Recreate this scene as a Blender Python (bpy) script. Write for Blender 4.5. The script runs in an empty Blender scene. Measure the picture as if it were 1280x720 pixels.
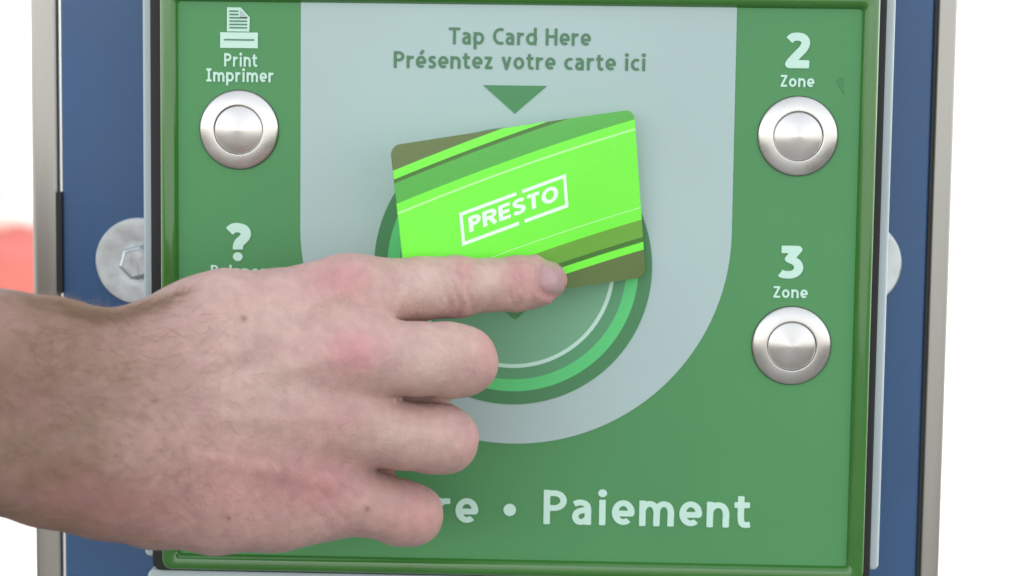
import bpy, bmesh, math, random
import numpy as np
from mathutils import Vector, Matrix

random.seed(7); rng = np.random.default_rng(7)
scene = bpy.context.scene
COL = scene.collection

# ------------------------------------------------------------------ camera, world, sun, exposure
Z0 = 1.15                       # height of the reader's face centre above the ground (m)
DIST, FPX = 0.70, 2590.0        # camera distance (m), focal length in photo pixels (1280 wide)
PITCH, YAW, ROLL = 0.10008, 0.02897, 0.01283
cf = np.array([-math.sin(YAW)*math.cos(PITCH), math.cos(YAW)*math.cos(PITCH), -math.sin(PITCH)])
_x = np.array([math.cos(YAW), math.sin(YAW), 0.0]); _u = np.cross(_x, cf)
cx = math.cos(ROLL)*_x + math.sin(ROLL)*_u
cu = -math.sin(ROLL)*_x + math.cos(ROLL)*_u
CAM = -DIST*1000*cf             # in reader millimetres: x right, y away from camera, z up, origin = face centre
cam_d = bpy.data.cameras.new('camera'); cam = bpy.data.objects.new('camera', cam_d); COL.objects.link(cam)
M = Matrix.Identity(4)
for i in range(3):
    M[i][0], M[i][1], M[i][2] = cx[i], cu[i], -cf[i]
M[0][3], M[1][3], M[2][3] = CAM[0]/1000, CAM[1]/1000, CAM[2]/1000 + Z0
cam.matrix_world = M
cam_d.sensor_width = 36; cam_d.lens = 36*FPX/1280
cam_d.clip_start = 0.05; cam_d.clip_end = 2000
cam_d.dof.use_dof = True; cam_d.dof.focus_distance = 0.675
cam_d.dof.aperture_fstop = (cam_d.lens/1000)/0.0065
scene.camera = cam

SUN_EL, SUN_AZ = math.radians(50), math.radians(40)     # sun stands behind the reader, to its right
world = bpy.data.worlds.new('World'); scene.world = world; world.use_nodes = True
wn = world.node_tree; bg = wn.nodes['Background']
sky = wn.nodes.new('ShaderNodeTexSky'); sky.sky_type = 'NISHITA'; sky.sun_disc = False
sky.sun_elevation = SUN_EL; sky.sun_rotation = SUN_AZ
sky.air_density = 1.0; sky.dust_density = 1.0; sky.ozone_density = 1.0
hs = wn.nodes.new('ShaderNodeHueSaturation'); hs.inputs['Saturation'].default_value = 0.24
wn.links.new(sky.outputs[0], hs.inputs['Color']); wn.links.new(hs.outputs[0], bg.inputs[0])
bg.inputs[1].default_value = 0.15
sun_d = bpy.data.lights.new('sun', 'SUN'); sun_d.energy = 3.0; sun_d.angle = math.radians(2.0); sun_d.color = (1, .96, .9)
sun = bpy.data.objects.new('sun', sun_d); COL.objects.link(sun)
sd = Vector((math.sin(SUN_AZ)*math.cos(SUN_EL), math.cos(SUN_AZ)*math.cos(SUN_EL), math.sin(SUN_EL)))
sun.rotation_euler = (-sd).to_track_quat('-Z', 'Y').to_euler(); sun.location = (2, 4, 6)
vs = scene.view_settings
scene.display_settings.display_device = 'sRGB'
vs.view_transform = 'Standard'; vs.look = 'None'; vs.gamma = 1; vs.use_curve_mapping = False
vs.exposure = 1.52
scene.cycles.use_denoising = True

# ------------------------------------------------------------------ helpers
def proj(P):                    # reader mm -> photo pixels
    d = P - CAM
    w = d @ cf
    return 640 + FPX*(d @ cx)/w, 360 - FPX*(d @ cu)/w

def ray(px, py):
    d = cf + cx*((px-640)/FPX) - cu*((py-360)/FPX)
    return d/np.linalg.norm(d)

def unp(px, py, depth):         # point seen at a pixel, 'depth' mm in front of the reader's face
    d = ray(px, py)
    return CAM + d*((-depth - CAM[1])/d[1])

def lin(r, g, b):
    f = lambda c: (c/255/12.92 if c <= 10 else ((c/255+.055)/1.055)**2.4)
    return (f(r), f(g), f(b), 1)

def link(name, me, mat=None, parent=None, smooth=False):
    o = bpy.data.objects.new(name, me); COL.objects.link(o)
    if mat is not None: me.materials.append(mat)
    if parent is not None: o.parent = parent
    if smooth:
        me.polygons.foreach_set('use_smooth', [True]*len(me.polygons))
    return o

def mesh_mm(name, verts, faces, mat=None, parent=None, smooth=False, raw=False):
    v = np.asarray(verts, float).reshape(-1, 3)
    if not raw: v = v/1000 + (0, 0, Z0)
    me = bpy.data.meshes.new(name); me.from_pydata(v.tolist(), [], [tuple(f) for f in faces]); me.update()
    bm = bmesh.new(); bm.from_mesh(me); bmesh.ops.recalc_face_normals(bm, faces=bm.faces); bm.to_mesh(me); bm.free()
    return link(name, me, mat, parent, smooth)

def empty(name, label, cat, loc=(0, 0, 0), group=None):
    o = bpy.data.objects.new(name, None); COL.objects.link(o); o.empty_display_size = .05
    o['label'] = label; o['category'] = cat
    if group: o['group'] = group
    return o

def tag(o, label, cat, group=None):
    o['label'] = label; o['category'] = cat
    if group: o['group'] = group
    return o

def principled(name, col, rough=.5, metal=0, spec=.5, **kw):
    m = bpy.data.materials.new(name); m.use_nodes = True
    b = m.node_tree.nodes['Principled BSDF']
    b.inputs['Base Color'].default_value = col
    b.inputs['Roughness'].default_value = rough; b.inputs['Metallic'].default_value = metal
    b.inputs['Specular IOR Level'].default_value = spec
    for k, v in kw.items(): b.inputs[k].default_value = v
    return m

def vary(m, scale=30, amount=.12, bump=0.0, bscale=400, rvar=0.0, stretch=None):
    """uneven tone, roughness and fine relief for a material (object coordinates in metres)"""
    nt = m.node_tree; b = nt.nodes['Principled BSDF']; N = nt.nodes.new; L = nt.links.new
    tc = N('ShaderNodeTexCoord'); mp = N('ShaderNodeMapping'); L(tc.outputs['Object'], mp.inputs[0])
    if stretch: mp.inputs['Scale'].default_value = stretch
    nz = N('ShaderNodeTexNoise'); nz.inputs['Scale'].default_value = scale; nz.inputs['Detail'].default_value = 5
    L(mp.outputs[0], nz.inputs['Vector'])
    if amount:
        mx = N('ShaderNodeMix'); mx.data_type = 'RGBA'; mx.blend_type = 'MULTIPLY'; mx.inputs[0].default_value = 1
        mr = N('ShaderNodeMapRange'); mr.inputs[1].default_value = .25; mr.inputs[2].default_value = .75
        mr.inputs[3].default_value = 1-amount; mr.inputs[4].default_value = 1+amount*.5
        L(nz.outputs[0], mr.inputs[0])
        src = b.inputs['Base Color'].links[0].from_socket if b.inputs['Base Color'].links else None
        if src: L(src, mx.inputs[6])
        else: mx.inputs[6].default_value = b.inputs['Base Color'].default_value
        L(mr.outputs[0], mx.inputs[7]); L(mx.outputs[2], b.inputs['Base Color'])
    if rvar:
        m2 = N('ShaderNodeMapRange'); r = b.inputs['Roughness'].default_value
        m2.inputs[1].default_value = .3; m2.inputs[2].default_value = .7
        m2.inputs[3].default_value = max(0.02, r-rvar); m2.inputs[4].default_value = r+rvar
        L(nz.outputs[0], m2.inputs[0]); L(m2.outputs[0], b.inputs['Roughness'])
    if bump:
        n2 = N('ShaderNodeTexNoise'); n2.inputs['Scale'].default_value = bscale; n2.inputs['Detail'].default_value = 3
        L(mp.outputs[0], n2.inputs['Vector'])
        bp = N('ShaderNodeBump'); bp.inputs['Strength'].default_value = bump; bp.inputs['Distance'].default_value = .0005
        L(n2.outputs[0], bp.inputs['Height']); L(bp.outputs[0], b.inputs['Normal'])
    return m

K = 1.0
PAL = {}
def pm(key, rgb, rough=.5, spec=.3, k=1.0):
    c = lin(*rgb); PAL[key] = vary(principled(key, (c[0]*k, c[1]*k, c[2]*k, 1), rough, 0, spec), 11, .08, .05, 900, .1)
    return PAL[key]
PANEL = pm('printed_green', (86, 150, 94))
GREY = pm('printed_pale_grey', (181, 202, 198))
WHITE = pm('printed_white', (206, 240, 222))
TEXTGREEN = pm('printed_text_green', (92, 134, 102))
ARROW = pm('printed_arrow_green', (86, 145, 98))
DISC_DARK = pm('printed_disc_dark', (82, 140, 94))
DISC_MID = pm('printed_disc_mid', (100, 162, 118))
DISC_BRIGHT = pm('printed_disc_bright', (100, 212, 128))
DISC_IN = pm('printed_disc_inner', (128, 182, 146))
INK = pm('printed_icon_line', (90, 135, 105))
BEZEL = vary(principled('green_bezel_plastic', lin(54, 116, 40), .2, 0, .5, **{'Coat Weight': .8, 'Coat Roughness': .05}), 40, .08, .06, 500, .05)
BTN_SHADE = principled('button_shade', (.045, .055, .045, 1), .6)  # dark colour standing in for shade around the buttons
GASKET = principled('black_rubber', (.012, .012, .012, 1), .6)
HOUSING = vary(principled('pale_grey_housing', lin(188, 202, 202), .45), 25, .08, .1, 600, .08)
BLUE = vary(principled('blue_painted_board', lin(57, 91, 131), .42, 0, .45), 14, .1, .12, 250, .08)
STEEL = vary(principled('brushed_steel', (.42, .405, .365, 1), .4, 1), 60, .2, .05, 300, .1, (1, 1, .04))
BTN = principled('turned_steel', (.66, .645, .61, 1), .3, 1)
ZINC = vary(principled('zinc_plated_steel', (.66, .69, .68, 1), .42, .75), 180, .22, .12, 500, .1)

# turned metal: very fine concentric grooves
def turned(m):
    nt = m.node_tree; b = nt.nodes['Principled BSDF']; N = nt.nodes.new; L = nt.links.new
    b.inputs['Anisotropic'].default_value = .8; b.inputs['Anisotropic Rotation'].default_value = .25
    tg = N('ShaderNodeTangent'); tg.direction_type = 'RADIAL'; tg.axis = 'Y'
    L(tg.outputs[0], b.inputs['Tangent'])
turned(BTN); vary(BTN, 90, .1, 0, 0, .06)

def rrect(x0, x1, z0, z1, r, n=6):
    pts = []
    for (qx, qz, a0) in ((x1-r, z1-r, 0), (x0+r, z1-r, 90), (x0+r, z0+r, 180), (x1-r, z0+r, 270)):
        for i in range(n+1):
            a = math.radians(a0+90*i/n); pts.append((qx+r*math.cos(a), qz+r*math.sin(a)))
    return pts

def loft(name, loops, mat, parent=None, cap0=True, cap1=True, smooth=False, close=False):
    """loops: list of closed rings of 3D points (mm), same count"""
    n = len(loops[0]); V = [p for l in loops for p in l]; F = []
    m = len(loops)
    for k in range(m if close else m-1):
        a, b = k*n, ((k+1) % m)*n
        for i in range(n):
            j = (i+1) % n; F.append((a+i, a+j, b+j, b+i))
    if not close:
        if cap0: F.append(tuple(range(n)))
        if cap1: F.append(tuple(range((m-1)*n, m*n)))
    return mesh_mm(name, V, F, mat, parent, smooth)

def plate(name, x0, x1, z0, z1, yf, yb, mat, parent=None, r=2.0, bev=.5, n=6):
    """upright rounded plate from depth yf (front) to yb (back) with softened front edge"""
    L = []
    for ins, y in ((0, yb), (0, yf+bev), (bev*.3, yf+bev*.3), (bev, yf)):
        L.append([(px, y, pz) for px, pz in rrect(x0+ins, x1-ins, z0+ins, z1-ins, max(r-ins, .3), n)])
    return loft(name, L, mat, parent)

def revolve(name, cx_, cz_, prof, mat, parent=None, n=64, hexa=False):
    """profile (radius, y) turned about an axis along y"""
    L = [[(cx_+r*math.cos(2*math.pi*i/n), y, cz_+r*math.sin(2*math.pi*i/n)) for i in range(n)] for r, y in prof]
    o = loft(name, L, mat, parent, cap0=True, cap1=True)
    me = o.data
    if not hexa:
        for p in me.polygons: p.use_smooth = len(p.vertices) == 4
        me.set_sharp_from_angle(angle=math.radians(35))
    return o

# ------------------------------------------------------------------ lettering: strokes turned into flat printed shapes
def cr(pts, n=8):               # smooth curve through points
    P = [np.array(p, float) for p in pts]; P = [2*P[0]-P[1]] + P + [2*P[-1]-P[-2]]; out = []
    for i in range(1, len(P)-2):
        for t in np.linspace(0, 1, n, endpoint=False):
            a, b, c, d = P[i-1], P[i], P[i+1], P[i+2]
            out.append(.5*((2*b)+(c-a)*t+(2*a-5*b+4*c-d)*t*t+(3*b-a-3*c+d)*t**3))
    out.append(P[-2]); return np.array(out)
def el(cx_, cy_, rx, ry, a0, a1, n=28):
    a = np.radians(np.linspace(a0, a1, n)); return np.stack([cx_+rx*np.cos(a), cy_+ry*np.sin(a)], 1)
def ln(*p): return np.array(p, float)
def cat(*a): return np.concatenate(a)

W_, X_ = .19, .74
h_ = W_/2
_bowl = lambda cx0: el(cx0, X_/2, .235, X_/2-h_, 0, 360, 40)
GL = {   # glyph: (advance width, [strokes]); cap height 1, baseline 0, strokes are centre lines of width W_
 'T': (.66, [ln((0, 1-h_), (.66, 1-h_)), ln((.33, 0), (.33, .95))]),
 'H': (.70, [ln((h_, 0), (h_, 1)), ln((.70-h_, 0), (.70-h_, 1)), ln((h_, .52), (.62, .52))]),
 'P': (.62, [ln((h_, 0), (h_, 1)), cat(ln((h_, 1-h_), (.28, 1-h_)), el(.29, .69, .235, .215, 88, -88), ln((.28, .475), (h_, .475)))]),
 'F': (.55, [ln((h_, 0), (h_, 1)), ln((h_, 1-h_), (.55, 1-h_)), ln((h_, .5), (.50, .5))]),
 'B': (.64, [ln((h_, 0), (h_, 1)), cat(ln((h_, 1-h_), (.28, 1-h_)), el(.29, .715, .2, .19, 88, -88), ln((.28, .525), (h_, .525))),
            cat(ln((h_, .525), (.3, .525)), el(.31, .31, .235, .215, 88, -88), ln((.3, h_), (h_, h_)))]),
 'C': (.62, [el(.44, .5, .345, .405, 62, 298, 34)]),
 'Z': (.58, [ln((.03, 1-h_), (.48, 1-h_), (.11, h_), (.56, h_))]),
 'I': (.42, [ln((.21, 0), (.21, 1)), ln((0, 1-h_*.85), (.42, 1-h_*.85)), ln((0, h_*.85), (.42, h_*.85))]),
 'a': (.55, [cr([(.06, .60), (.17, .645), (.29, .64), (.39, .57), (.42, .44), (.42, .25), (.42, 0)]), cr([(.42, .42), (.27, .42), (.14, .36), (.095, .23), (.15, .11), (.26, .085), (.36, .14), (.42, .22)])]),
 'p': (.62, [ln((h_, -.27), (h_, X_)), _bowl(.30)]),
 'd': (.62, [ln((.62-h_, 0), (.62-h_, 1.03)), _bowl(.32)]),
 'o': (.62, [el(.31, X_/2, .22, X_/2-h_, 0, 360, 40)]),
 'c': (.50, [el(.32, X_/2, .228, X_/2-h_, 55, 305, 30)]),
 'e': (.58, [cat(ln((.12, .35), (.5, .35)), el(.30, X_/2+.01, .21, X_/2-h_-.0, 2, 310, 36))]),
 'r': (.42, [ln((h_, 0), (h_, X_)), cr([(h_, .40), (.15, .55), (.25, .635), (.41, .64)])]),
 'n': (.60, [ln((h_, 0), (h_, X_)), cr([(h_, .45), (.16, .58), (.29, .645), (.43, .60), (.505, .44), (.505, .2), (.505, 0)])]),
 'm': (.92, [ln((h_, 0), (h_, X_)), cr([(h_, .45), (.15, .58), (.26, .645), (.39, .60), (.46, .44), (.46, .2), (.46, 0)]),
            cr([(.46, .45), (.52, .58), (.63, .645), (.76, .60), (.825, .44), (.825, .2), (.825, 0)])]),
 't': (.42, [cr([(.17, .92), (.17, .6), (.17, .3), (.20, .13), (.29, .085), (.41, .10)]), ln((0, X_-h_*.85), (.40, X_-h_*.85))]),
 'z': (.48, [ln((.02, X_-h_*.9), (.37, X_-h_*.9), (.11, h_*.9), (.47, h_*.9))]),
 'v': (.56, [ln((.08, X_), (.28, .04), (.48, X_))]),
 's': (.46, [cr([(.41, .60), (.31, .65), (.19, .645), (.115, .57), (.14, .46), (.26, .385), (.36, .29), (.37, .17), (.28, .095), (.16, .09), (.05, .14)])]),
 'i': (.24, [ln((.12, 0), (.12, X_)), ('dot', .12, .93, .115)]),
 'l': (.24, [ln((.12, 0), (.12, 1.03))]),
 '\u2022': (.5, [('dot', .25, .42, .185)]),
 ' ': (.28, []),
 '2': (.66, [cat(cr([(.08, .80), (.18, .89), (.33, .905), (.47, .86), (.53, .73), (.47, .56), (.30, .36), (.14, .17)]), ln((.10, h_), (.64, h_)))]),
 '3': (.62, [cat(ln((.06, 1-h_), (.48, 1-h_)), ln((.27, .60)), el(.27, .33, .245, .24, 70, -95, 24), cr([(.24, h_), (.13, .10), (.04, .15)]))]),
 '?': (.60, [cr([(.07, .80), (.17, .89), (.30, .905), (.45, .85), (.49, .72), (.43, .60), (.33, .50), (.29, .39), (.29, .30)]), ('dot', .285, .10, .125)]),
 'R': (.74, [ln((h_, 0), (h_, 1)), cat(ln((h_, 1-h_), (.38, 1-h_)), el(.40, .70, .225, .205, 88, -88), ln((.38, .495), (h_, .495))), ln((.36, .5), (.66, 0))]),
 'E': (.62, [ln((h_, 0), (h_, 1)), ln((h_, 1-h_), (.62, 1-h_)), ln((h_, .5), (.57, .5)), ln((h_, h_), (.62, h_))]),
 'S': (.68, [cr([(.60, .80), (.48, .895), (.31, .905), (.15, .83), (.13, .68), (.25, .56), (.45, .46), (.57, .34), (.54, .17), (.38, .095), (.2, .105), (.06, .2)])]),
 'O': (.86, [el(.43, .5, .335, .405, 0, 360, 44)]),
}
GL['\u00e9'] = (GL['e'][0], GL['e'][1] + [ln((.26, .82), (.44, 1.06))])

def sd_strokes(strokes, X, Y, w):
    D = np.full(X.shape, 9.0)
    for s in strokes:
        if isinstance(s, tuple):
            D = np.minimum(D, np.hypot(X-s[1], Y-s[2])-s[3]); continue
        best = np.full(X.shape, 9.0); n = len(s)-1
        keep = [i for i in range(n) if np.hypot(*(s[i+1]-s[i])) > 1e-6]
        closed = np.hypot(*(s[0]-s[-1])) < 1e-6
        SL = [float(np.hypot(*(s[i+1]-s[i]))) for i in keep]; tot = sum(SL); run = 0.0
        e0 = (s[keep[0]], (s[keep[0]]-s[keep[0]+1])/SL[0]); e1 = (s[keep[-1]+1], (s[keep[-1]+1]-s[keep[-1]])/SL[-1])
        for i, L in zip(keep, SL):
            a, b = s[i], s[i+1]; ab = b-a
            t = np.clip(((X-a[0])*ab[0]+(Y-a[1])*ab[1])/(L*L), 0, 1)
            d = np.hypot(X-a[0]-t*ab[0], Y-a[1]-t*ab[1])-w/2
            if not closed:                                  # square ends
                if run < w*.8: d = np.maximum(d, (X-e0[0][0])*e0[1][0]+(Y-e0[0][1])*e0[1][1])
                if tot-run-L < w*.8: d = np.maximum(d, (X-e1[0][0])*e1[1][0]+(Y-e1[0][1])*e1[1][1])
            run += L
            best = np.minimum(best, d)
        D = np.minimum(D, best)
    return D

def fill_mesh(D, xs, ys):
    """flat faces covering D<0 on a grid: whole cells joined in rows, cut cells at the edge"""
    V = []; F = []; idx = {}
    def vid(x, y):
        k = (round(x, 5), round(y, 5))
        if k not in idx: idx[k] = len(V); V.append(k)
        return idx[k]
    ins = D < 0
    ny, nx = D.shape
    full = ins[:-1, :-1] & ins[1:, :-1] & ins[:-1, 1:] & ins[1:, 1:]
    part = (ins[:-1, :-1] | ins[1:, :-1] | ins[:-1, 1:] | ins[1:, 1:]) & ~full
    for j in range(ny-1):
        i = 0; row = full[j]
        while i < nx-1:
            if row[i]:
                k = i
                while k < nx-1 and row[k]: k += 1
                F.append((vid(xs[i], ys[j]), vid(xs[k], ys[j]), vid(xs[k], ys[j+1]), vid(xs[i], ys[j+1]))); i = k
            else: i += 1
    for j, i in zip(*np.nonzero(part)):
        c = [(i, j), (i+1, j), (i+1, j+1), (i, j+1)]; poly = []
        for q in range(4):
            (a, b), (e, f) = c[q], c[(q+1) % 4]; da, db = D[b, a], D[f, e]
            if da < 0: poly.append((xs[a], ys[b]))
            if (da < 0) != (db < 0):
                t = da/(da-db); poly.append((xs[a]+(xs[e]-xs[a])*t, ys[b]+(ys[f]-ys[b])*t))
        ids = []
        for p in poly:
            v = vid(*p)
            if v not in ids: ids.append(v)
        if len(ids) >= 3: F.append(tuple(ids))
    return V, F

_cache = {}
def glyph(ch, w, step=.026):
    k = (ch, w)
    if k not in _cache:
        adv, st = GL[ch]
        xs = np.arange(-.16, adv+.16, step); ys = np.arange(-.34, 1.2, step)
        X, Y = np.meshgrid(xs, ys); _cache[k] = fill_mesh(sd_strokes(st, X, Y, w), xs, ys) if st else ([], [])
    return _cache[k]

def text2d(s, x0, x1, base, cap, w=W_, gap=.13, tilt=0.0):
    """outline faces of a line of lettering spanning x0..x1 in the plane"""
    nat = sum(GL[c][0] for c in s) + gap*(len(s)-1)
    sx = (x1-x0)/nat
    V = []; F = []; x = 0
    for c in s:
        v, f = glyph(c, w); o = len(V)
        V += [(x0+(x+a)*sx, base+b*cap+tilt*((x+a)*sx)) for a, b in v]; F += [tuple(i+o for i in q) for q in f]
        x += GL[c][0]+gap
    return V, F

def printed(name, V2, F, y, mat, parent):
    return mesh_mm(name, [(a, y, b) for a, b in V2], F, mat, parent)

# ------------------------------------------------------------------ ground
def sheet(name, x0, x1, y0, y1, z, mat):
    me = bpy.data.meshes.new(name)
    me.from_pydata([(x0, y0, z), (x1, y0, z), (x1, y1, z), (x0, y1, z)], [], [(0, 1, 2, 3)])
    return link(name, me, mat)
PAVE = vary(principled('pale_concrete', (.44, .425, .40, 1), .85), .6, .12, .3, 60)
g = sheet('ground', -400, 400, -400, 400, 0, PAVE); g['kind'] = 'structure'
ADDED_ASPH = vary(principled('added_asphalt', (.06, .058, .055, 1), .9), 3, .25, .5, 120)
rdw = sheet('added_asphalt_strip', -14, 14, -9, 2.2, .004, ADDED_ASPH); rdw['kind'] = 'structure'  # unseen strip, added so the buttons reflect dark ground below

# ------------------------------------------------------------------ mounting board with its fixings
board = empty('mounting_board', 'blue painted board behind the card reader, held between two steel posts', 'board')
plate('panel', -162.8, 145.8, -330, 420, 40, 46, BLUE, board, 3, .8)
plate('edge_spacer', -164.6, -162.5, -8.5, 28, 38.5, 45, GASKET, board, .5, .2)
plate('edge_seal', 145.7, 146.7, -330, 420, 39.4, 45.2, GASKET, board, .5, .2)
def fixing(x, z, ang):
    w = revolve('washer', x, z, [(15.5, 40.2), (15.5, 38.2), (15.1, 37.8), (5, 37.75), (4.6, 37.9)], ZINC, board, 56)
    prof = [(6.3, 38), (6.3, 33.4), (5.8, 32.8), (5.1, 32.5), (4.8, 32.7), (1, 32.7)]
    L = []
    for r, y in prof:
        L.append([(x+r*math.cos(ang+2*math.pi*i/6), y, z+r*math.sin(ang+2*math.pi*i/6)) for i in range(6)])
    b = loft('bolt_head', L, ZINC, board)
    V = []; F = []                                          # raised grade marks on the head
    for k in range(3):
        a = ang+.5+2.094*k; d = np.array([math.cos(a), math.sin(a)]); n = np.array([-d[1], d[0]])
        q = [d*1.8+n*.28, d*4.2+n*.28, d*4.2-n*.28, d*1.8-n*.28]; o = len(V)
        V += [(x+p[0], 32.4, z+p[1]) for p in q] + [(x+p[0], 32.9, z+p[1]) for p in q]
        F += [tuple(o+i for i in t) for t in ((0, 1, 2, 3), (0, 1, 5, 4), (1, 2, 6, 5), (2, 3, 7, 6), (3, 0, 4, 7))]
    mesh_mm('grade_mark', V, F, ZINC, b)
fixing(-134.9, 3.7, .25); fixing(121.2, 6.8, .1)

def post(x0, x1, label):
    t = empty('steel_post', label, 'post', group='steel posts either side of the blue board')
    y0, y1 = 41, 68
    ring = lambda z, ins=0: [(px, py, z) for px, py in rrect(x0+ins, x1-ins, y0+ins, y1-ins, 1.8-ins*.5, 5)]
    loft('tube', [ring(-1150), ring(559), ring(560, .8)], STEEL, t, smooth=False)
    fl = lambda z, ins=0: [(px, py, z) for px, py in rrect(x0-25+ins, x1+25-ins, y0-25+ins, y1+25-ins, 6, 5)]
    loft('base_plate', [fl(-1150.2), fl(-1143), fl(-1142, 1)], STEEL, t)
    return t
post(-174.0, -164.1, 'brushed steel post left of the blue board, beside the large bolted washer')
post(146.6, 154.2, 'brushed steel post right of the blue board, beside the half hidden washer')

# ------------------------------------------------------------------ card reader
rd = empty('card_reader', 'green transit card reader with steel push buttons, bolted to a blue board', 'card reader')
plate('housing', -123.0, 123.6, -150, 112, 6.5, 40.2, HOUSING, rd, 6, 1.5)
plate('side_rail', -126.4, -122.6, -96.2, 110, 6.0, 34, HOUSING, rd, 1.8, .8)
plate('side_rail', 123.2, 127.0, -96.0, 110, 6.0, 34, HOUSING, rd, 1.8, .8)
plate('gasket', -122.9, 123.5, -99.9, 104, 1.5, 8, GASKET, rd, 3, .4)
plate('base_flange', -125.0, 125.5, -152, -100.2, 3.2, 14, HOUSING, rd, 2.5, .8)
fp = plate('face_panel', -114.5, 116.5, -94.7, 96.2, 0, 5, PANEL, rd, 1.5, .1)
# bezel: profile carried round the face, each side with its own width
ox0, ox1, oz0, oz1 = -119.1, 120.9, -98.9, 101.5
ix0, ix1, iz0, iz1 = -113.0, 115.0, -93.3, 94.6
L = []
for t, y, r in ((0, 4.5, 3.5), (0, -.6, 3.5), (.05, -1.7, 3.3), (.16, -2.4, 3.0), (.34, -2.6, 2.6), (.60, -2.2, 2.0), (.70, -2.25, 1.8), (.84, -1.7, 1.4), (.93, -.8, 1.1), (1.0, .3, .9)):
    L.append([(px, y, pz) for px, pz in rrect(ox0+(ix0-ox0)*t, ox1+(ix1-ox1)*t, oz0+(iz0-oz0)*t, oz1+(iz1-oz1)*t, r, 6)])
bz = loft('bezel', L, BEZEL, rd, cap0=False, cap1=False, smooth=True)
bz.data.set_sharp_from_angle(angle=math.radians(50))

# pale field: square top, round bottom
gx0, gx1, gz1, gzc = -71.8, 73.6, 94.9, 19.5
gcx, gr = (gx0+gx1)/2, (gx1-gx0)/2
pts = [(gx0, gz1), (gx1, gz1)] + [(gcx+gr*math.cos(a), gzc+(gr)*math.sin(a)) for a in np.linspace(0, -math.pi, 60)]
mesh_mm('tap_field', [(a, -.15, b) for a, b in pts], [tuple(range(len(pts)))], GREY, fp)
# target rings
def annulus(name, r0, r1, y, mat, cz=7.2, cxx=.2, n=96):
    V = []; F = []
    for i in range(n):
        a = 2*math.pi*i/n
        V += [(cxx+r0*math.cos(a), y, cz+r0*math.sin(a)), (cxx+r1*math.cos(a), y, cz+r1*math.sin(a))]
    for i in range(n):
        j = (i+1) % n; F.append((2*i, 2*i+1, 2*j+1, 2*j))
    return mesh_mm(name, V, F, mat, fp)
annulus('target_outer_ring', 42.4, 46.9, -.3, DISC_DARK)
annulus('target_bright_ring', 38.3, 42.4, -.3, DISC_BRIGHT)
annulus('target_middle_ring', 34.4, 38.3, -.3, DISC_MID)
annulus('target_white_ring', 33.1, 34.4, -.3, WHITE)
annulus('target_disc', .01, 33.1, -.3, DISC_IN)
def poly(name, P, y, mat, parent=fp):
    return mesh_mm(name, [(a, y, b) for a, b in P], [tuple(range(len(P)))], mat, parent)
poly('arrow', [(-10.6, 68.1), (10.9, 68.1), (.2, 58.7)], -.3, ARROW)
poly('arrow', [(-13, 2.6), (15, 2.6), (2.4, -9.9), (1.1, -10.7), (-.2, -9.9)], -.45, ARROW)
# lettering
def line(s, x0, x1, base, cap, mat=WHITE, y=-.3, w=W_, gap=.13, name='lettering'):
    v, f = text2d(s, x0, x1, base, cap, w, gap); return printed(name, v, f, y, mat, fp)
line('Tap Card Here', -22.2, 25.2, 81.5, 5.7, TEXTGREEN, w=.17, gap=.11)
line('Pr\u00e9sentez votre carte ici', -40.6, 43.7, 73.4, 5.7, TEXTGREEN, w=.17, gap=.11)
line('Print', -97.6, -86.4, 73.2, 4.5, w=.17, gap=.11)
line('Imprimer', -103.6, -80.9, 68.1, 4.4, w=.17, gap=.11)
line('?', -96.8, -88.8, 8.0, 12.2, w=.26, gap=0)
line('Balance', -102.2, -83.2, 2.4, 3.9, w=.17, gap=.11)
line('2', 90.2, 98.2, 75.3, 11.2, w=.24)
line('Zone', 88.5, 99.8, 68.8, 4.0, w=.17, gap=.11)
line('3', 89.6, 97.6, 5.0, 10.5, w=.24)
line('Zone', 87.9, 99.5, -1.9, 4.0, w=.17, gap=.11)
line('Fare', -43.5, -10.7, -81.1, 11.9, w=.168, gap=.12)
poly('bullet', [(.2+2.15*math.cos(a), -76.1+2.15*math.sin(a)) for a in np.linspace(0, 2*math.pi, 28, endpoint=False)], -.3, WHITE)
line('Paiement', 11.6, 82.2, -80.8, 11.9, w=.168, gap=.12)
# printer pictogram
ic = poly('printer_icon', [(-98.9, 79.4), (-86.2, 79.4), (-86.2, 84.6), (-98.9, 84.6)], -.3, WHITE)
poly('sheet_icon', [(-96.6, 84.9), (-89.1, 84.9), (-88.9, 89.6), (-92.0, 92.9), (-96.6, 92.9)], -.3, WHITE)
poly('fold_icon', [(-92.2, 92.2), (-92.2, 89.4), (-89.3, 89.4)], -.45, PAL['printed_pale_grey'])
poly('slot_line', [(-97.6, 81.9), (-87.4, 81.9), (-87.4, 82.4), (-97.6, 82.4)], -.45, INK)
for k in range(6):
    z = 91.4-k*1.1; poly('text_line', [(-95.8, z), (-92.7 if k < 2 else -89.8, z), (-92.7 if k < 2 else -89.8, z+.5), (-95.8, z+.5)], -.45, INK)
# a rubbed mark on the print
poly('scuff_mark', [(107.2, 70.6), (110.0, 66.3), (109.3, 69.2), (109.6, 71.9), (108.3, 72.4)], -.15, pm('scuffed_green', (80, 140, 89), .6))

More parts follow.
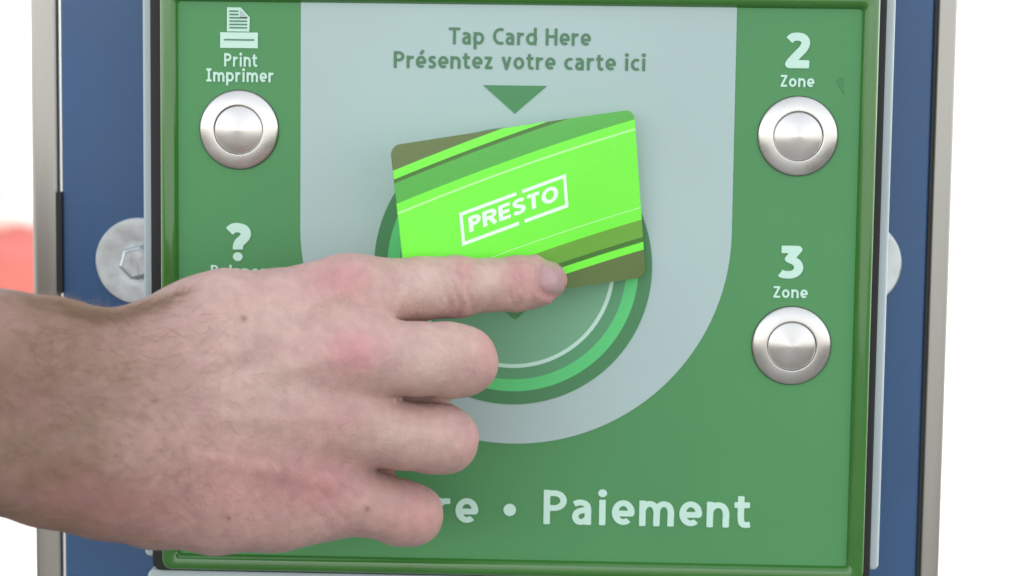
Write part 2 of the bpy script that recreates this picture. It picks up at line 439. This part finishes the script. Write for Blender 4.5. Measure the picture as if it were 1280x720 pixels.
def button(x, z, label=None):
    b = empty_part('push_button', x, z)
    revolve('ring', x, z, [(13.15, .4), (13.15, -.75), (12.95, -1.0), (12.6, -1.15), (8.75, -2.35), (8.4, -2.3), (8.3, -2.1), (8.25, -.8), (8.15, -.6)], BTN, b, 96)
    revolve('cap', x, z, [(8.1, -.5), (8.1, -1.75), (7.85, -1.95), (7.6, -2.05), (4, -2.75), (.9, -3.25), (.15, -3.3)], BTN, b, 96)
    revolve('shadow_gap', x, z, [(13.45, .3), (13.45, -.2), (13.1, -.25), (12.9, -.25)], BTN_SHADE, b, 64)  # dark ring that paints the shade at the button's edge
    return b
def empty_part(name, x, z):
    o = bpy.data.objects.new(name, None); COL.objects.link(o); o.parent = rd; o.empty_display_size = .01; return o
button(-92.5, 52.1); button(94.8, 52.5); button(94.5, -18.0); button(-92.5, -18.2)

# ------------------------------------------------------------------ transit card
cTL, cTR, cBR, cBL = unp(488, 182, 43.3), unp(792, 136.5, 7.6), unp(806.5, 346, 3.2), unp(510.5, 391, 39.0)
CW, CH = 85.6, 54.0
cn = np.cross(cTR-cTL, cBL-cTL); cn = cn/np.linalg.norm(cn)
if cn[1] > 0: cn = -cn                                    # normal towards the viewer
def cpt(u, v, off=0.0):
    a, b = u/CW, v/CH
    p = (cBL*(1-a)+cBR*a)*(1-b)+(cTL*(1-a)+cTR*a)*b
    return p + cn*(off - 1.2*math.sin(math.pi*min(max(a, 0), 1)))
def card_shape():
    card = empty('transit_card', 'lime green plastic transit card pressed to the reader under an index finger', 'card')
    out = rrect(0, CW, 0, CH, 3.2, 6)
    # grid of columns so that the slight bend shows
    us = sorted(set(np.round(np.concatenate([np.linspace(0, CW, 25), [p[0] for p in out]]), 3)))
    def vr(u):
        r = 3.2; d = max(r-u, u-(CW-r), 0); ins = r-math.sqrt(max(r*r-d*d, 0)); return ins, CH-ins
    V = []; F = []; UV = []
    for u in us:
        a, b = vr(u)
        for off in (0.38, -.38):
            for v in (a, b): V.append(cpt(u, v, off)); UV.append((u, v))
    n = len(us)
    for i in range(n-1):
        o, q = 4*i, 4*i+4
        F += [(o, q, q+1, o+1), (o+2, o+3, q+3, q+2), (o, o+2, q+2, q), (o+1, q+1, q+3, o+3)]
    F += [(0, 1, 3, 2), (4*n-4, 4*n-2, 4*n-1, 4*n-3)]
    m = principled('card_print', (1, 1, 1, 1), .25, 0, .4, **{'Coat Weight': .5, 'Coat Roughness': .07})
    nt = m.node_tree; b = nt.nodes['Principled BSDF']; N = nt.nodes.new; Lk = nt.links.new
    at = N('ShaderNodeAttribute'); at.attribute_name = 'card_mm'
    sp = N('ShaderNodeSeparateXYZ'); Lk(at.outputs['Vector'], sp.inputs[0])
    def math_(op, a, bb):
        q = N('ShaderNodeMath'); q.operation = op
        for i, s in enumerate((a, bb)):
            if hasattr(s, 'links'): Lk(s, q.inputs[i])
            else: q.inputs[i].default_value = s
        return q.outputs[0]
    val = math_('SUBTRACT', sp.outputs[1], math_('MULTIPLY', sp.outputs[0], .18))
    bow = math_('MULTIPLY', math_('MULTIPLY', sp.outputs[0], math_('SUBTRACT', CW, sp.outputs[0])), 1.0/1830*1.0)
    val = math_('SUBTRACT', val, bow)
    nrm = math_('DIVIDE', math_('ADD', val, 18.0), 80.0)
    rp = N('ShaderNodeValToRGB'); rp.color_ramp.interpolation = 'CONSTANT'
    lime, dark, olive, mid, white, lowg = (lin(124, 252, 70), lin(72, 122, 50), lin(100, 120, 66), lin(88, 182, 74), lin(190, 255, 160), lin(112, 172, 62))
    stops = [(-18, olive), (-6.6, lime), (-4.2, dark), (-2.4, lowg), (3.2, lime), (6.9, white), (7.3, lime), (31.9, white), (32.35, lime), (35.2, mid), (41.8, dark), (43.1, lime), (45.9, olive)]
    el_ = rp.color_ramp.elements
    el_[0].position = 0; el_[0].color = stops[0][1]; el_[1].position = (stops[1][0]+18)/80; el_[1].color = stops[1][1]
    for s, c in stops[2:]:
        e = el_.new((s+18)/80); e.color = c
    Lk(nrm, rp.inputs[0]); Lk(rp.outputs[0], b.inputs['Base Color'])
    vary(m, 30, .03, 0, 200, .1)
    o = mesh_mm('plastic_sheet', V, F, m, card)
    at_ = o.data.attributes.new('card_mm', 'FLOAT_VECTOR', 'POINT')
    at_.data.foreach_set('vector', np.array([(u, v, 0) for u, v in UV], float).ravel())
    inkm = principled('card_white_ink', lin(238, 255, 236), .3)
    def on_card(name, V2, F2):
        mesh_mm(name, [cpt(u, v+.19*(u-20.9), .46) for u, v in V2], F2, inkm, card)
    # framed word: sheared so that uprights stay upright
    v, f = text2d('PRESTO', 24.0, 56.2, 22.1, 4.9, .23, .12); v = [(a, b) for a, b in v]
    on_card('lettering', v, f)
    def bar(u0, u1, v0, v1, n=8):
        V2 = []; F2 = []
        for i in range(n+1):
            u = u0+(u1-u0)*i/n; V2 += [(u, v0), (u, v1)]
        for i in range(n): F2.append((2*i, 2*i+2, 2*i+3, 2*i+1))
        return V2, F2
    x0, x1, z0, z1, t = 20.9, 59.6, 18.7, 29.4, 1.15
    for q in (bar(x0+t, 41.6, z1-t, z1), bar(43.6, x1-t, z1-t, z1), bar(x0+t, 41.6, z0, z0+t), bar(43.6, x1-t, z0, z0+t), bar(x0, x0+t, z0, z1, 1), bar(x1-t, x1, z0, z1, 1)):
        on_card('logo_frame', *q)
    return card
card_shape()

# ------------------------------------------------------------------ hand and forearm
def mmr(rpx, depth): return rpx*(DIST*1000-depth)/FPX
def chain(pts):                 # (px, py, radius px, depth mm)
    return [(unp(a, b, d), mmr(r, d)) for a, b, r, d in pts]
index_f = chain([(438, 367, 44, 61), (524, 361, 38.5, 48.5), (573, 359.5, 37.5, 41.5), (610, 356, 33, 36.5), (645, 354.5, 33.5, 31.8), (668, 353, 31.5, 28.5), (683, 351.5, 27.5, 25.3)])
middle_f = chain([(440, 442, 46, 70), (520, 449.5, 46, 68), (562, 450, 46.5, 62), (577, 450.5, 43.5, 58), (568, 455, 41, 40), (535, 455, 38, 22), (505, 447, 33, 16)])
ring_f = chain([(428, 524, 45, 69), (500, 544, 43.5, 65), (540, 547.5, 44, 60), (555, 548.5, 41.5, 56), (546, 543, 41, 38), (512, 538, 38, 22), (480, 540, 32, 16)])
little_f = chain([(408, 606, 42, 62), (466, 630, 40.5, 58), (500, 640, 41.5, 52), (515, 642, 38, 49), (508, 640, 36, 33), (480, 634, 31, 21), (448, 628, 29, 15)])
thumb = chain([(215, 455, 60, 76), (310, 420, 54, 58), (400, 395, 44, 42), (480, 375, 38, 26), (545, 366, 31, 15)])
up = chain([(0, 452.5, 90, 108), (60, 463, 91, 103), (140, 479, 91, 97), (190, 459, 82, 91), (240, 430, 77, 84), (266, 417, 75, 81), (292, 403, 68, 79), (340, 394, 58, 74), (385, 383, 50, 68), (432, 370, 46, 61)])
low = chain([(0, 555, 90, 106), (60, 569, 91, 100), (140, 582, 90, 93), (200, 600, 85, 86), (270, 616, 77, 78), (340, 619, 71, 70), (405, 617, 62, 63)])
mid1 = chain([(140, 530, 92, 95), (240, 495, 80, 88), (340, 465, 64, 80), (440, 442, 47, 70)])
mid2 = chain([(140, 550, 92, 94), (240, 545, 80, 86), (340, 540, 64, 78), (428, 524, 46, 69)])
webs = [chain([(462, 405, 20, 60), (505, 404, 12, 46)]), chain([(470, 497, 20, 62), (520, 499, 14, 52), (548, 499, 11, 44)]), chain([(440, 590, 20, 56), (482, 590, 13, 46)])]
def far_arm(c):                 # carries the forearm on towards the elbow, outside the picture
    (p0, r0), (p1, r1) = c[0], c[2]
    d = (p0-p1)/np.linalg.norm(p0-p1)
    return [(p0+d*190+np.array((0, -25, 10)), r0*1.12), (p0+d*90+np.array((0, -6, 3)), r0*1.12)] + c
up, low = far_arm(up), far_arm(low)

def cap_chain(P, ch, k=0.0):
    D = None
    for (a, ra), (b, rb) in zip(ch[:-1], ch[1:]):
        ab = b-a; t = np.clip(((P-a) @ ab)/(ab @ ab), 0, 1)
        d = np.linalg.norm(P-a-t[:, None]*ab, axis=1)-(ra+(rb-ra)*t)
        if D is None: D = d
        elif k: D = smin(D, d, k)
        else: D = np.minimum(D, d)
    return D
def smin(a, b, k):
    h = np.clip(.5+.5*(b-a)/k, 0, 1)
    return b+(a-b)*h - k*h*(1-h)

def hand_sdf(P, detail=False):
    F = cap_chain(P, index_f, 2.0)
    for c in (middle_f, ring_f, little_f): F = smin(F, cap_chain(P, c, 2.5), 1.0)
    for c in webs: F = smin(F, cap_chain(P, c), 3.0)
    H = cap_chain(P, up, 2.0)
    for c in (low, mid1, mid2): H = smin(H, cap_chain(P, c, 2.0), 14.0)
    D = smin(F, H, 7.0)
    D = smin(D, cap_chain(P, thumb, 2.0), 3.0)
    if detail:
        D = D - relief(P)
    return D

def G(px, py, x, y, sx, sy=None, ang=0.0):
    sy = sy or sx; c, s = math.cos(ang), math.sin(ang); dx, dy = px-x, py-y
    a, b = (dx*c+dy*s)/sx, (-dx*s+dy*c)/sy
    return np.exp(-.5*(a*a+b*b))
def seg_d(px, py, a, b):
    a = np.array(a, float); b = np.array(b, float); ab = b-a
    t = np.clip(((px-a[0])*ab[0]+(py-a[1])*ab[1])/(ab@ab), 0, 1)
    return np.hypot(px-a[0]-t*ab[0], py-a[1]-t*ab[1])
CREASES = [  # skin folds: (start, end, half width px, depth mm)
    ((562, 332), (560, 386), 3.0, .6), ((573, 328), (574, 392), 3.2, .8), ((584, 332), (588, 386), 3.0, .6), ((552, 338), (548, 378), 3, .22),
    ((640, 330), (640, 382), 2.6, .55), ((648, 330), (648, 382), 2.4, .42), ((633, 336), (632, 372), 2.4, .18),
    ((150, 575), (190, 505), 4, .35), ((172, 640), (215, 540), 4, .32), ((205, 640), (232, 575), 4, .25), ((95, 505), (180, 530), 6, .35),
    ((268, 365), (262, 440), 4, .28), ((290, 362), (292, 430), 4, .24), ((315, 380), (318, 450), 4, .22), ((245, 378), (236, 450), 5, .25),
    ((395, 610), (430, 650), 3, .25), ((410, 590), (448, 625), 3, .22), ((388, 632), (415, 664), 3, .22),
    ((330, 350), (345, 395), 4, .3), ((350, 352), (362, 400), 4, .25), ((250, 470), (330, 455), 6, .3), ((240, 560), (330, 575), 6, .3), ((350, 580), (365, 650), 4, .25), ((320, 590), (330, 660), 4, .22),
    ((120, 430), (100, 480), 5, .25), ((225, 610), (250, 670), 5, .25), ((255, 600), (282, 672), 5, .22), ((120, 595), (145, 650), 5, .25),
    ((405, 425), (412, 468), 3, .2), ((420, 420), (427, 470), 3, .2), ((398, 345), (404, 385), 3, .2), ((412, 338), (418, 385), 3, .2)]
def relief(P):
    px, py = proj(P)
    w = 1.5*G(px, py, 425, 352, 34, 26) + 1.7*G(px, py, 440, 442, 32, 26) + 1.1*G(px, py, 424, 524, 32, 28) + 1.0*G(px, py, 405, 606, 30, 26)
    w = w - .9*G(px, py, 400, 402, 60, 13, .05) - .9*G(px, py, 400, 486, 60, 13, .1) - .9*G(px, py, 385, 566, 60, 13, .2)
    for a, b in (((440, 442), (230, 500)), ((424, 524), (230, 525)), ((425, 360), (240, 470)), ((405, 606), (220, 560))):   # tendons
        w = w + .38*np.exp(-.5*(seg_d(px, py, a, b)/8)**2)*np.clip((px-190)/90, 0, 1)
    w = w + .9*np.exp(-.5*(seg_d(px, py, (60, 560), (170, 605))/22)**2) - .8*G(px, py, 150, 520, 40, 26, .4)
    for a, b, s, d in CREASES:
        w = w - d*np.exp(-.5*(seg_d(px+2.5*np.sin(py*.21), py, a, b)/s)**2)
    # nail bed: skin sinks under the plate with a fold round it
    nr = (np.abs((px-690)/17)**4+np.abs((py-347.5-(px-690)*.13)/22.5)**4)**.25
    w = w - .45*np.exp(-.5*((nr-1)/.13)**2)*(px > 660)*(py < 385) + .35*np.exp(-.5*((nr-1.35)/.16)**2)*(px > 655)*(px < 690)*(py < 380)
    q = P*.055
    w = w + .35*(np.sin(q[:, 0]*2.1+q[:, 2]*1.3)*np.sin(q[:, 1]*1.7+q[:, 2]*2.3+1)+.6*np.sin(q[:, 0]*4.9-q[:, 2]*3.7)*np.sin(q[:, 2]*4.1+2))
    return w

def surface_nets(F, org, h):
    s = F < 0; nx, ny, nz = F.shape
    c = np.zeros((nx-1, ny-1, nz-1), int)
    for a in (0, 1):
        for b in (0, 1):
            for d in (0, 1): c += s[a:nx-1+a, b:ny-1+b, d:nz-1+d]
    act = (c > 0) & (c < 8); I = np.argwhere(act)
    idx = np.full(act.shape, -1, int); idx[act] = np.arange(len(I))
    acc = np.zeros((len(I), 3)); cnt = np.zeros(len(I))
    cor = [(a, b, d) for a in (0, 1) for b in (0, 1) for d in (0, 1)]
    for p in cor:
        for ax in range(3):
            if p[ax]: continue
            q = list(p); q[ax] = 1
            fa = F[tuple((I+p).T)]; fb = F[tuple((I+q).T)]; m = (fa < 0) != (fb < 0)
            t = np.where(m, fa/np.where(m, fa-fb, 1), 0)
            pos = np.tile(np.array(p, float), (len(I), 1)); pos[:, ax] += t
            acc[m] += pos[m]; cnt[m] += 1
    V = (I+acc/cnt[:, None])*h+org
    Q = []
    for ax in range(3):
        o1, o2 = [(1, 2), (2, 0), (0, 1)][ax]
        sl = [slice(1, -1)]*3; sl[ax] = slice(0, -1); sl2 = list(sl); sl2[ax] = slice(1, None)
        a, b = s[tuple(sl)], s[tuple(sl2)]
        E = np.argwhere(a != b); 
        base = E.copy(); base[:, o1] += 1; base[:, o2] += 1
        inside = s[tuple(base.T)]
        def cell(d1, d2):
            k = base.copy(); k[:, o1] += d1; k[:, o2] += d2; return idx[tuple(k.T)]
        q = np.stack([cell(-1, -1), cell(0, -1), cell(0, 0), cell(-1, 0)], 1)
        q[~inside] = q[~inside][:, ::-1]; Q.append(q)
    return V, np.concatenate(Q)

def build_hand():
    allp = np.array([p for c in (index_f, middle_f, ring_f, little_f, thumb, up, low) for p, r in c]); rr = max(r for p, r in up)+4
    lo, hi = allp.min(0)-rr, allp.max(0)+rr
    h = 1.6; f = 4
    n = np.ceil((hi-lo)/(h*f)).astype(int)+1
    cg = np.stack(np.meshgrid(*[lo[i]+np.arange(n[i])*h*f for i in range(3)], indexing='ij'), -1).reshape(-1, 3)
    cd = hand_sdf(cg).reshape(n)
    fn = (n-1)*f
    Fd = np.repeat(np.repeat(np.repeat(cd[:-1, :-1, :-1], f, 0), f, 1), f, 2)
    near = np.argwhere(np.abs(Fd) < 12)
    vals = np.empty(len(near))
    for a in range(0, len(near), 250000):
        vals[a:a+250000] = hand_sdf(lo+near[a:a+250000]*h)
    Fd[tuple(near.T)] = vals
    V, Q = surface_nets(Fd, lo, h)
    me = bpy.data.meshes.new('body'); me.from_pydata((V/1000).tolist(), [], Q.tolist()); me.update()
    bm = bmesh.new(); bm.from_mesh(me)
    bmesh.ops.subdivide_edges(bm, edges=bm.edges[:], cuts=1, use_grid_fill=True)
    bm.to_mesh(me); bm.free()
    P = np.empty(len(me.vertices)*3); me.vertices.foreach_get('co', P); P = P.reshape(-1, 3)*1000
    g = np.empty_like(P)
    d0 = hand_sdf(P)
    for k in range(3):
        e = np.zeros(3); e[k] = .3; g[:, k] = (hand_sdf(P+e)-d0)/.3
    g = g/np.maximum(np.linalg.norm(g, axis=1, keepdims=True), .3)
    P = P-g*np.clip(d0-relief(P), -1.6, 1.6)[:, None]*.9
    P = P-g*np.clip(hand_sdf(P, True), -1.0, 1.0)[:, None]*.8
    me.vertices.foreach_set('co', (P/1000+(0, 0, Z0)).ravel()); me.update()
    return me, P

def skin_colour(P):
    px, py = proj(P)
    arm = np.array(lin(142, 115, 98)[:3]); hand = np.array(lin(195, 161, 150)[:3])  # own tan and skin tones, spread further apart to paint light contrast
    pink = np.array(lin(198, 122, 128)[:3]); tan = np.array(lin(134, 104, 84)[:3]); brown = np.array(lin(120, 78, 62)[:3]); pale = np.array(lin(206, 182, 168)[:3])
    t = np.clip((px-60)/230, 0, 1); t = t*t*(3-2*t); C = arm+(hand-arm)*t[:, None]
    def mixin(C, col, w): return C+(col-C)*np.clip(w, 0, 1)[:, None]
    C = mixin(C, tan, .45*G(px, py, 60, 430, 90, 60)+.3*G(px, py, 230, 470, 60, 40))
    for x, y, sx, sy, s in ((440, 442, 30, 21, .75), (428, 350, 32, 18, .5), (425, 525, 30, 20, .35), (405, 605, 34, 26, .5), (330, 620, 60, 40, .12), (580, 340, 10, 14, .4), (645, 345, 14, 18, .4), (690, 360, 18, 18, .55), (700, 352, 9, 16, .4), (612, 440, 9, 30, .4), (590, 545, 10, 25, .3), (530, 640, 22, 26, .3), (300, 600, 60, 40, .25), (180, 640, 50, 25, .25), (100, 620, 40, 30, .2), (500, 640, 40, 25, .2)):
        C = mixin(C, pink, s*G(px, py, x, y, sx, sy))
    for x, y, sx, sy, s in ((530, 355, 28, 17, .7), (612, 350, 13, 19, .6), (350, 470, 70, 60, .35), (520, 455, 36, 20, .5), (480, 543, 36, 18, .4)):  # lit middles of fingers and hand back, painted into the skin colour
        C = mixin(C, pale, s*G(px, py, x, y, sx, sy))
    for x, y, r in ((305, 398, 2.8), (143, 460, 2.0), (459, 636, 2.0), (286, 648, 1.8)):
        C = mixin(C, brown, .7*G(px, py, x, y, r))
    return C

SKIN = principled('skin', (.5, .35, .3, 1), .52, 0, .35, **{'Subsurface Weight': .18, 'Subsurface Scale': .004})
SKIN.node_tree.nodes['Principled BSDF'].inputs['Subsurface Radius'].default_value = (1, .35, .2)
def skin_nodes():
    nt = SKIN.node_tree; b = nt.nodes['Principled BSDF']; N = nt.nodes.new; L = nt.links.new
    at = N('ShaderNodeAttribute'); at.attribute_name = 'skin_tone_and_light'
    tc = N('ShaderNodeTexCoord')
    def noise(sc, det=4):
        n = N('ShaderNodeTexNoise'); n.inputs['Scale'].default_value = sc; n.inputs['Detail'].default_value = det; L(tc.outputs['Object'], n.inputs['Vector']); return n.outputs[0]
    def mr(s, a, b_, lo_, hi_):
        m = N('ShaderNodeMapRange'); m.inputs[1].default_value = a; m.inputs[2].default_value = b_; m.inputs[3].default_value = lo_; m.inputs[4].default_value = hi_; L(s, m.inputs[0]); return m.outputs[0]
    # blotchy blood tone
    mx = N('ShaderNodeMix'); mx.data_type = 'RGBA'; mx.blend_type = 'MIX'
    L(mr(noise(75, 5), .45, .72, 0, .45), mx.inputs[0]); L(at.outputs['Color'], mx.inputs[6]); mx.inputs[7].default_value = lin(174, 132, 130)
    m2 = N('ShaderNodeMix'); m2.data_type = 'RGBA'; m2.blend_type = 'MULTIPLY'; m2.inputs[0].default_value = 1
    cb = N('ShaderNodeCombineColor'); 
    v = mr(noise(260, 4), .3, .7, .9, 1.06)
    for i in range(3): L(v, cb.inputs[i])
    L(mx.outputs[2], m2.inputs[6]); L(cb.outputs[0], m2.inputs[7]); L(m2.outputs[2], b.inputs['Base Color'])
    # lattice of fine skin lines + pores
    vo = N('ShaderNodeTexVoronoi'); vo.feature = 'DISTANCE_TO_EDGE'; vo.inputs['Scale'].default_value = 620
    mp = N('ShaderNodeMapping'); mp.inputs['Scale'].default_value = (1.35, 1, .7); L(tc.outputs['Object'], mp.inputs[0])
    nz = N('ShaderNodeTexNoise'); nz.inputs['Scale'].default_value = 300; L(mp.outputs[0], nz.inputs['Vector'])
    ad = N('ShaderNodeVectorMath'); ad.operation = 'MULTIPLY_ADD'; L(nz.outputs['Color'], ad.inputs[0]); ad.inputs[1].default_value = (.003,)*3; L(mp.outputs[0], ad.inputs[2])
    L(ad.outputs[0], vo.inputs['Vector'])
    e = mr(vo.outputs['Distance'], 0, .16, 0, 1)
    b1 = N('ShaderNodeBump'); b1.inputs['Strength'].default_value = .28; b1.inputs['Distance'].default_value = .0004; L(e, b1.inputs['Height'])
    wv = N('ShaderNodeTexNoise'); wv.inputs['Scale'].default_value = 170; wv.inputs['Detail'].default_value = 4
    mp2 = N('ShaderNodeMapping'); mp2.inputs['Scale'].default_value = (1.9, 1, .7); L(tc.outputs['Object'], mp2.inputs[0]); L(mp2.outputs[0], wv.inputs['Vector'])
    b2 = N('ShaderNodeBump'); b2.inputs['Strength'].default_value = .28; b2.inputs['Distance'].default_value = .0012; L(wv.outputs[0], b2.inputs['Height']); L(b1.outputs[0], b2.inputs['Normal'])
    L(b2.outputs[0], b.inputs['Normal'])
    L(mr(noise(120), .3, .7, .42, .6), b.inputs['Roughness'])
skin_nodes()

def trace(px, py):              # where lines of sight meet the skin: points, hit flags, normals
    px = np.asarray(px, float); py = np.asarray(py, float)
    d = cf + cx*((px-640)/FPX)[:, None] - cu*((py-360)/FPX)[:, None]
    d = d/np.linalg.norm(d, axis=1, keepdims=True); t = np.full(len(px), 470.0)
    for i in range(40):
        q = hand_sdf(CAM+d*t[:, None], True); t = t+q*.85
    P = CAM+d*t[:, None]
    n = np.stack([hand_sdf(P+e)-hand_sdf(P-e) for e in np.eye(3)*.4], 1)
    return P, np.abs(q) < .05, n/np.linalg.norm(n, axis=1, keepdims=True)

person = empty('person', 'bare forearm and hand reaching in, index finger pressing the card', 'person')
me, HP = build_hand()
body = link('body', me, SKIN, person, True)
ca = me.color_attributes.new('skin_tone_and_light', 'FLOAT_COLOR', 'POINT')
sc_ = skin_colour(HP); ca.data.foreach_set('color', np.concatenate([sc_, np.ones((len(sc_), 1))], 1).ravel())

# fingernail, a thin curved plate following the fingertip
NAIL = (690.5, 347.5, 15.5, 20.5)
def nail():
    nu, nv = 17, 17; F = []
    A, B = np.meshgrid(np.linspace(-1, 1, nu), np.linspace(-1, 1, nv)); A = A.ravel(); B = B.ravel()
    k = np.maximum(abs(A), abs(B))/np.maximum((abs(A)**4+abs(B)**4)**.25, 1e-6)
    X = NAIL[0]+A*k*NAIL[2]-2.5*(1-B*B)*(A < 0)*-A; Y = NAIL[1]+B*k*NAIL[3]+A*2.0
    P, ok, n = trace(np.minimum(X, 708.0), Y)
    e = 1-np.maximum(abs(A), abs(B))**6
    V = P+n*(-.15+.5*e)[:, None]
    for j in range(nv-1):
        for i in range(nu-1):
            o = j*nu+i; F.append((o, o+1, o+nu+1, o+nu))
    m = vary(principled('fingernail', lin(182, 143, 143), .3, 0, .5, **{'Subsurface Weight': .15, 'Subsurface Scale': .002}), 300, .08)
    mesh_mm('fingernail', V, F, m, person, True)
nail()

# fine pale hairs on the forearm and wrist
def hairs():
    V = []; F = []
    XY = []
    for k in range(1700):
        r = random.random()
        if r < .45:              # along the thumb side edge of the wrist, where they catch the light
            x = random.triangular(10, 250, 120); top = np.interp(x, [0, 60, 100, 140, 190, 240], [362, 372, 385, 388, 375, 355]); y = top+abs(random.gauss(0, 7))+1.5
        elif r < .5:
            x = random.uniform(0, 200); bot = np.interp(x, [0, 60, 100, 150, 200], [645, 660, 665, 672, 685]); y = bot-abs(random.gauss(0, 6))-1.5
        else:
            x = random.triangular(-20, 330, 50); y = random.uniform(375, 650)
        XY.append((x, y))
    XY = np.array(XY); PP, ok, NN = trace(XY[:, 0], XY[:, 1])
    for p, good, nn, (x, y) in zip(PP, ok, NN, XY):
        if not good: continue
        d = np.array((random.gauss(.75, .35), random.gauss(-.05, .25), random.gauss(.1 if y < 500 else -.35, .4))); d -= nn*(d@nn); d = d/(np.linalg.norm(d)+1e-6)
        edge = y < np.interp(x, [0, 60, 100, 140, 190, 240], [362, 372, 385, 388, 375, 355])+16; Ln = random.uniform(4, 9); w = random.uniform(.03, .055); lift = random.uniform(.3, .9) if edge else random.uniform(.05, .25)
        pts = [p+d*Ln*t+nn*(lift*Ln*t*(1-.55*t))-nn*.1 for t in (0, .35, .7, 1)]
        side = np.cross(d, nn); o = len(V)
        for k, q in enumerate(pts):
            ww = w*(1-.8*k/3); V += [q+side*ww, q-side*ww, q+nn*ww*1.5]
        for k in range(3):
            a = o+3*k
            for i, j in ((0, 1), (1, 2), (2, 0)): F.append((a+i, a+j, a+3+j, a+3+i))
    m = principled('body_hair', lin(150, 122, 96), .5)
    o = mesh_mm('arm_hair', V, F, m, person); o['kind'] = 'stuff'
hairs()

# ------------------------------------------------------------------ red car standing on the concrete beyond
def car(x, y, label):
    t = empty('parked_car', label, 'car'); t.location = (x, y, 0); t.rotation_euler = (0, 0, math.pi/2); x = y = 0   # nose to the right
    RED = principled('red_car_paint', (.62, .13, .10, 1), .3, 0, .5, **{'Coat Weight': .8})
    GLASS = principled('car_glass', (.03, .035, .04, 1), .05); TYRE = principled('tyre_rubber', (.02, .02, .02, 1), .8)
    RIM = principled('alloy_rim', (.6, .6, .6, 1), .3, 1); LAMP = principled('headlamp_glass', (.85, .85, .82, 1), .08, .3); LENS = principled('indicator_lens', (.85, .7, .62, 1), .2)
    BLK = principled('black_trim', (.02, .02, .02, 1), .5)
    def body_loft(name, st, mat, parent, n=20, e=4.0):
        Ls = []
        for (yy, w, z0, z1) in st:
            ring = []
            for i in range(n):
                a = 2*math.pi*(i+.5)/n; c, s = math.cos(a), math.sin(a)
                ring.append((x+w*math.copysign(abs(c)**(2/e), c), y+yy, (z0+z1)/2+(z1-z0)/2*math.copysign(abs(s)**(2/e), s)))
            Ls.append(ring)
        V = [p for l in Ls for p in l]; F = []; m = len(Ls)
        for k in range(m-1):
            for i in range(n): j = (i+1) % n; F.append((k*n+i, k*n+j, (k+1)*n+j, (k+1)*n+i))
        F += [tuple(range(n)), tuple(range((m-1)*n, m*n))]
        return mesh_mm(name, V, F, mat, parent, True, raw=True)
    body_loft('body', [(0, .70, .32, .58), (.06, .78, .24, .68), (.25, .84, .2, .78), (.9, .87, .2, .90), (1.5, .88, .2, .95), (3.0, .88, .2, .97), (3.8, .86, .22, .98), (4.1, .8, .28, .9), (4.2, .7, .35, .8)], RED, t)
    cab = body_loft('cabin', [(1.15, .70, .86, .93), (1.7, .66, .86, 1.33), (2.2, .62, .86, 1.45), (2.9, .62, .86, 1.44), (3.5, .66, .86, 1.2), (3.9, .7, .86, .96)], GLASS, t)
    body_loft('roof', [(1.95, .60, 1.38, 1.45), (2.2, .60, 1.40, 1.475), (2.9, .60, 1.40, 1.465), (3.2, .58, 1.30, 1.40)], RED, t)
    def ell(name, px, py, pz, rx, ry, rz, mat, parent):
        bm = bmesh.new(); bmesh.ops.create_uvsphere(bm, u_segments=16, v_segments=10, radius=1); bmesh.ops.scale(bm, vec=(rx, ry, rz), verts=bm.verts); bmesh.ops.translate(bm, vec=(px, py, pz), verts=bm.verts)
        me = bpy.data.meshes.new(name); bm.to_mesh(me); bm.free(); return link(name, me, mat, parent, True)
    for s in (-1, 1):
        ell('headlight', x+s*.62, y+.13, .655, .16, .14, .075, LAMP, t); ell('indicator', x+s*.79, y+.22, .66, .05, .1, .05, LENS, t)
        ell('wing_mirror', x+s*.95, y+1.35, .98, .1, .07, .07, RED, t)
        for yy in (.78, 3.3):
            wh = bpy.data.objects.new('wheel', None); COL.objects.link(wh); wh.parent = t
            for nm, R_, wd, mt in (('tyre', .31, .1, TYRE), ('rim', .21, .108, RIM)):
                bm = bmesh.new(); bmesh.ops.create_cone(bm, cap_ends=True, segments=28, radius1=R_, radius2=R_, depth=wd*2)
                bmesh.ops.bevel(bm, geom=[e for e in bm.edges if len(e.link_faces) == 2 and any(len(f.verts) > 4 for f in e.link_faces)], offset=.02, segments=2, affect='EDGES')
                bmesh.ops.rotate(bm, cent=(0, 0, 0), matrix=Matrix.Rotation(math.pi/2, 3, 'Y'), verts=bm.verts); bmesh.ops.translate(bm, vec=(x+s*.80, y+yy, .31), verts=bm.verts)
                me = bpy.data.meshes.new(nm); bm.to_mesh(me); bm.free(); link(nm, me, mt, wh)
    ell('grille', x, y+.03, .55, .4, .05, .06, BLK, t); ell('air_intake', x, y+.04, .36, .5, .05, .06, BLK, t)
car(-2.04, 8.2, 'red car parked on the pale concrete beyond the reader, out of focus')

# ------------------------------------------------------------------ origins: each Empty stands at the base (buttons: centre) of what it carries
bpy.context.view_layer.update()
def seat_empty(e, centre=False):
    pts = [o.matrix_world @ Vector(c) for o in e.children_recursive if o.type == 'MESH' for c in o.bound_box]
    lo = [min(p[i] for p in pts) for i in range(3)]; hi = [max(p[i] for p in pts) for i in range(3)]
    base = Vector(((lo[0]+hi[0])/2, (lo[1]+hi[1])/2, (lo[2]+hi[2])/2 if centre else lo[2]))
    e.location = base
    for c in e.children: c.location = c.location-base
for e in [o for o in COL.objects if o.type == 'EMPTY' and o.parent and o.name.startswith('push_button')]: seat_empty(e, True)
for e in [o for o in COL.objects if o.type == 'EMPTY' and not o.parent and not o.name.startswith('parked_car')]: seat_empty(e)
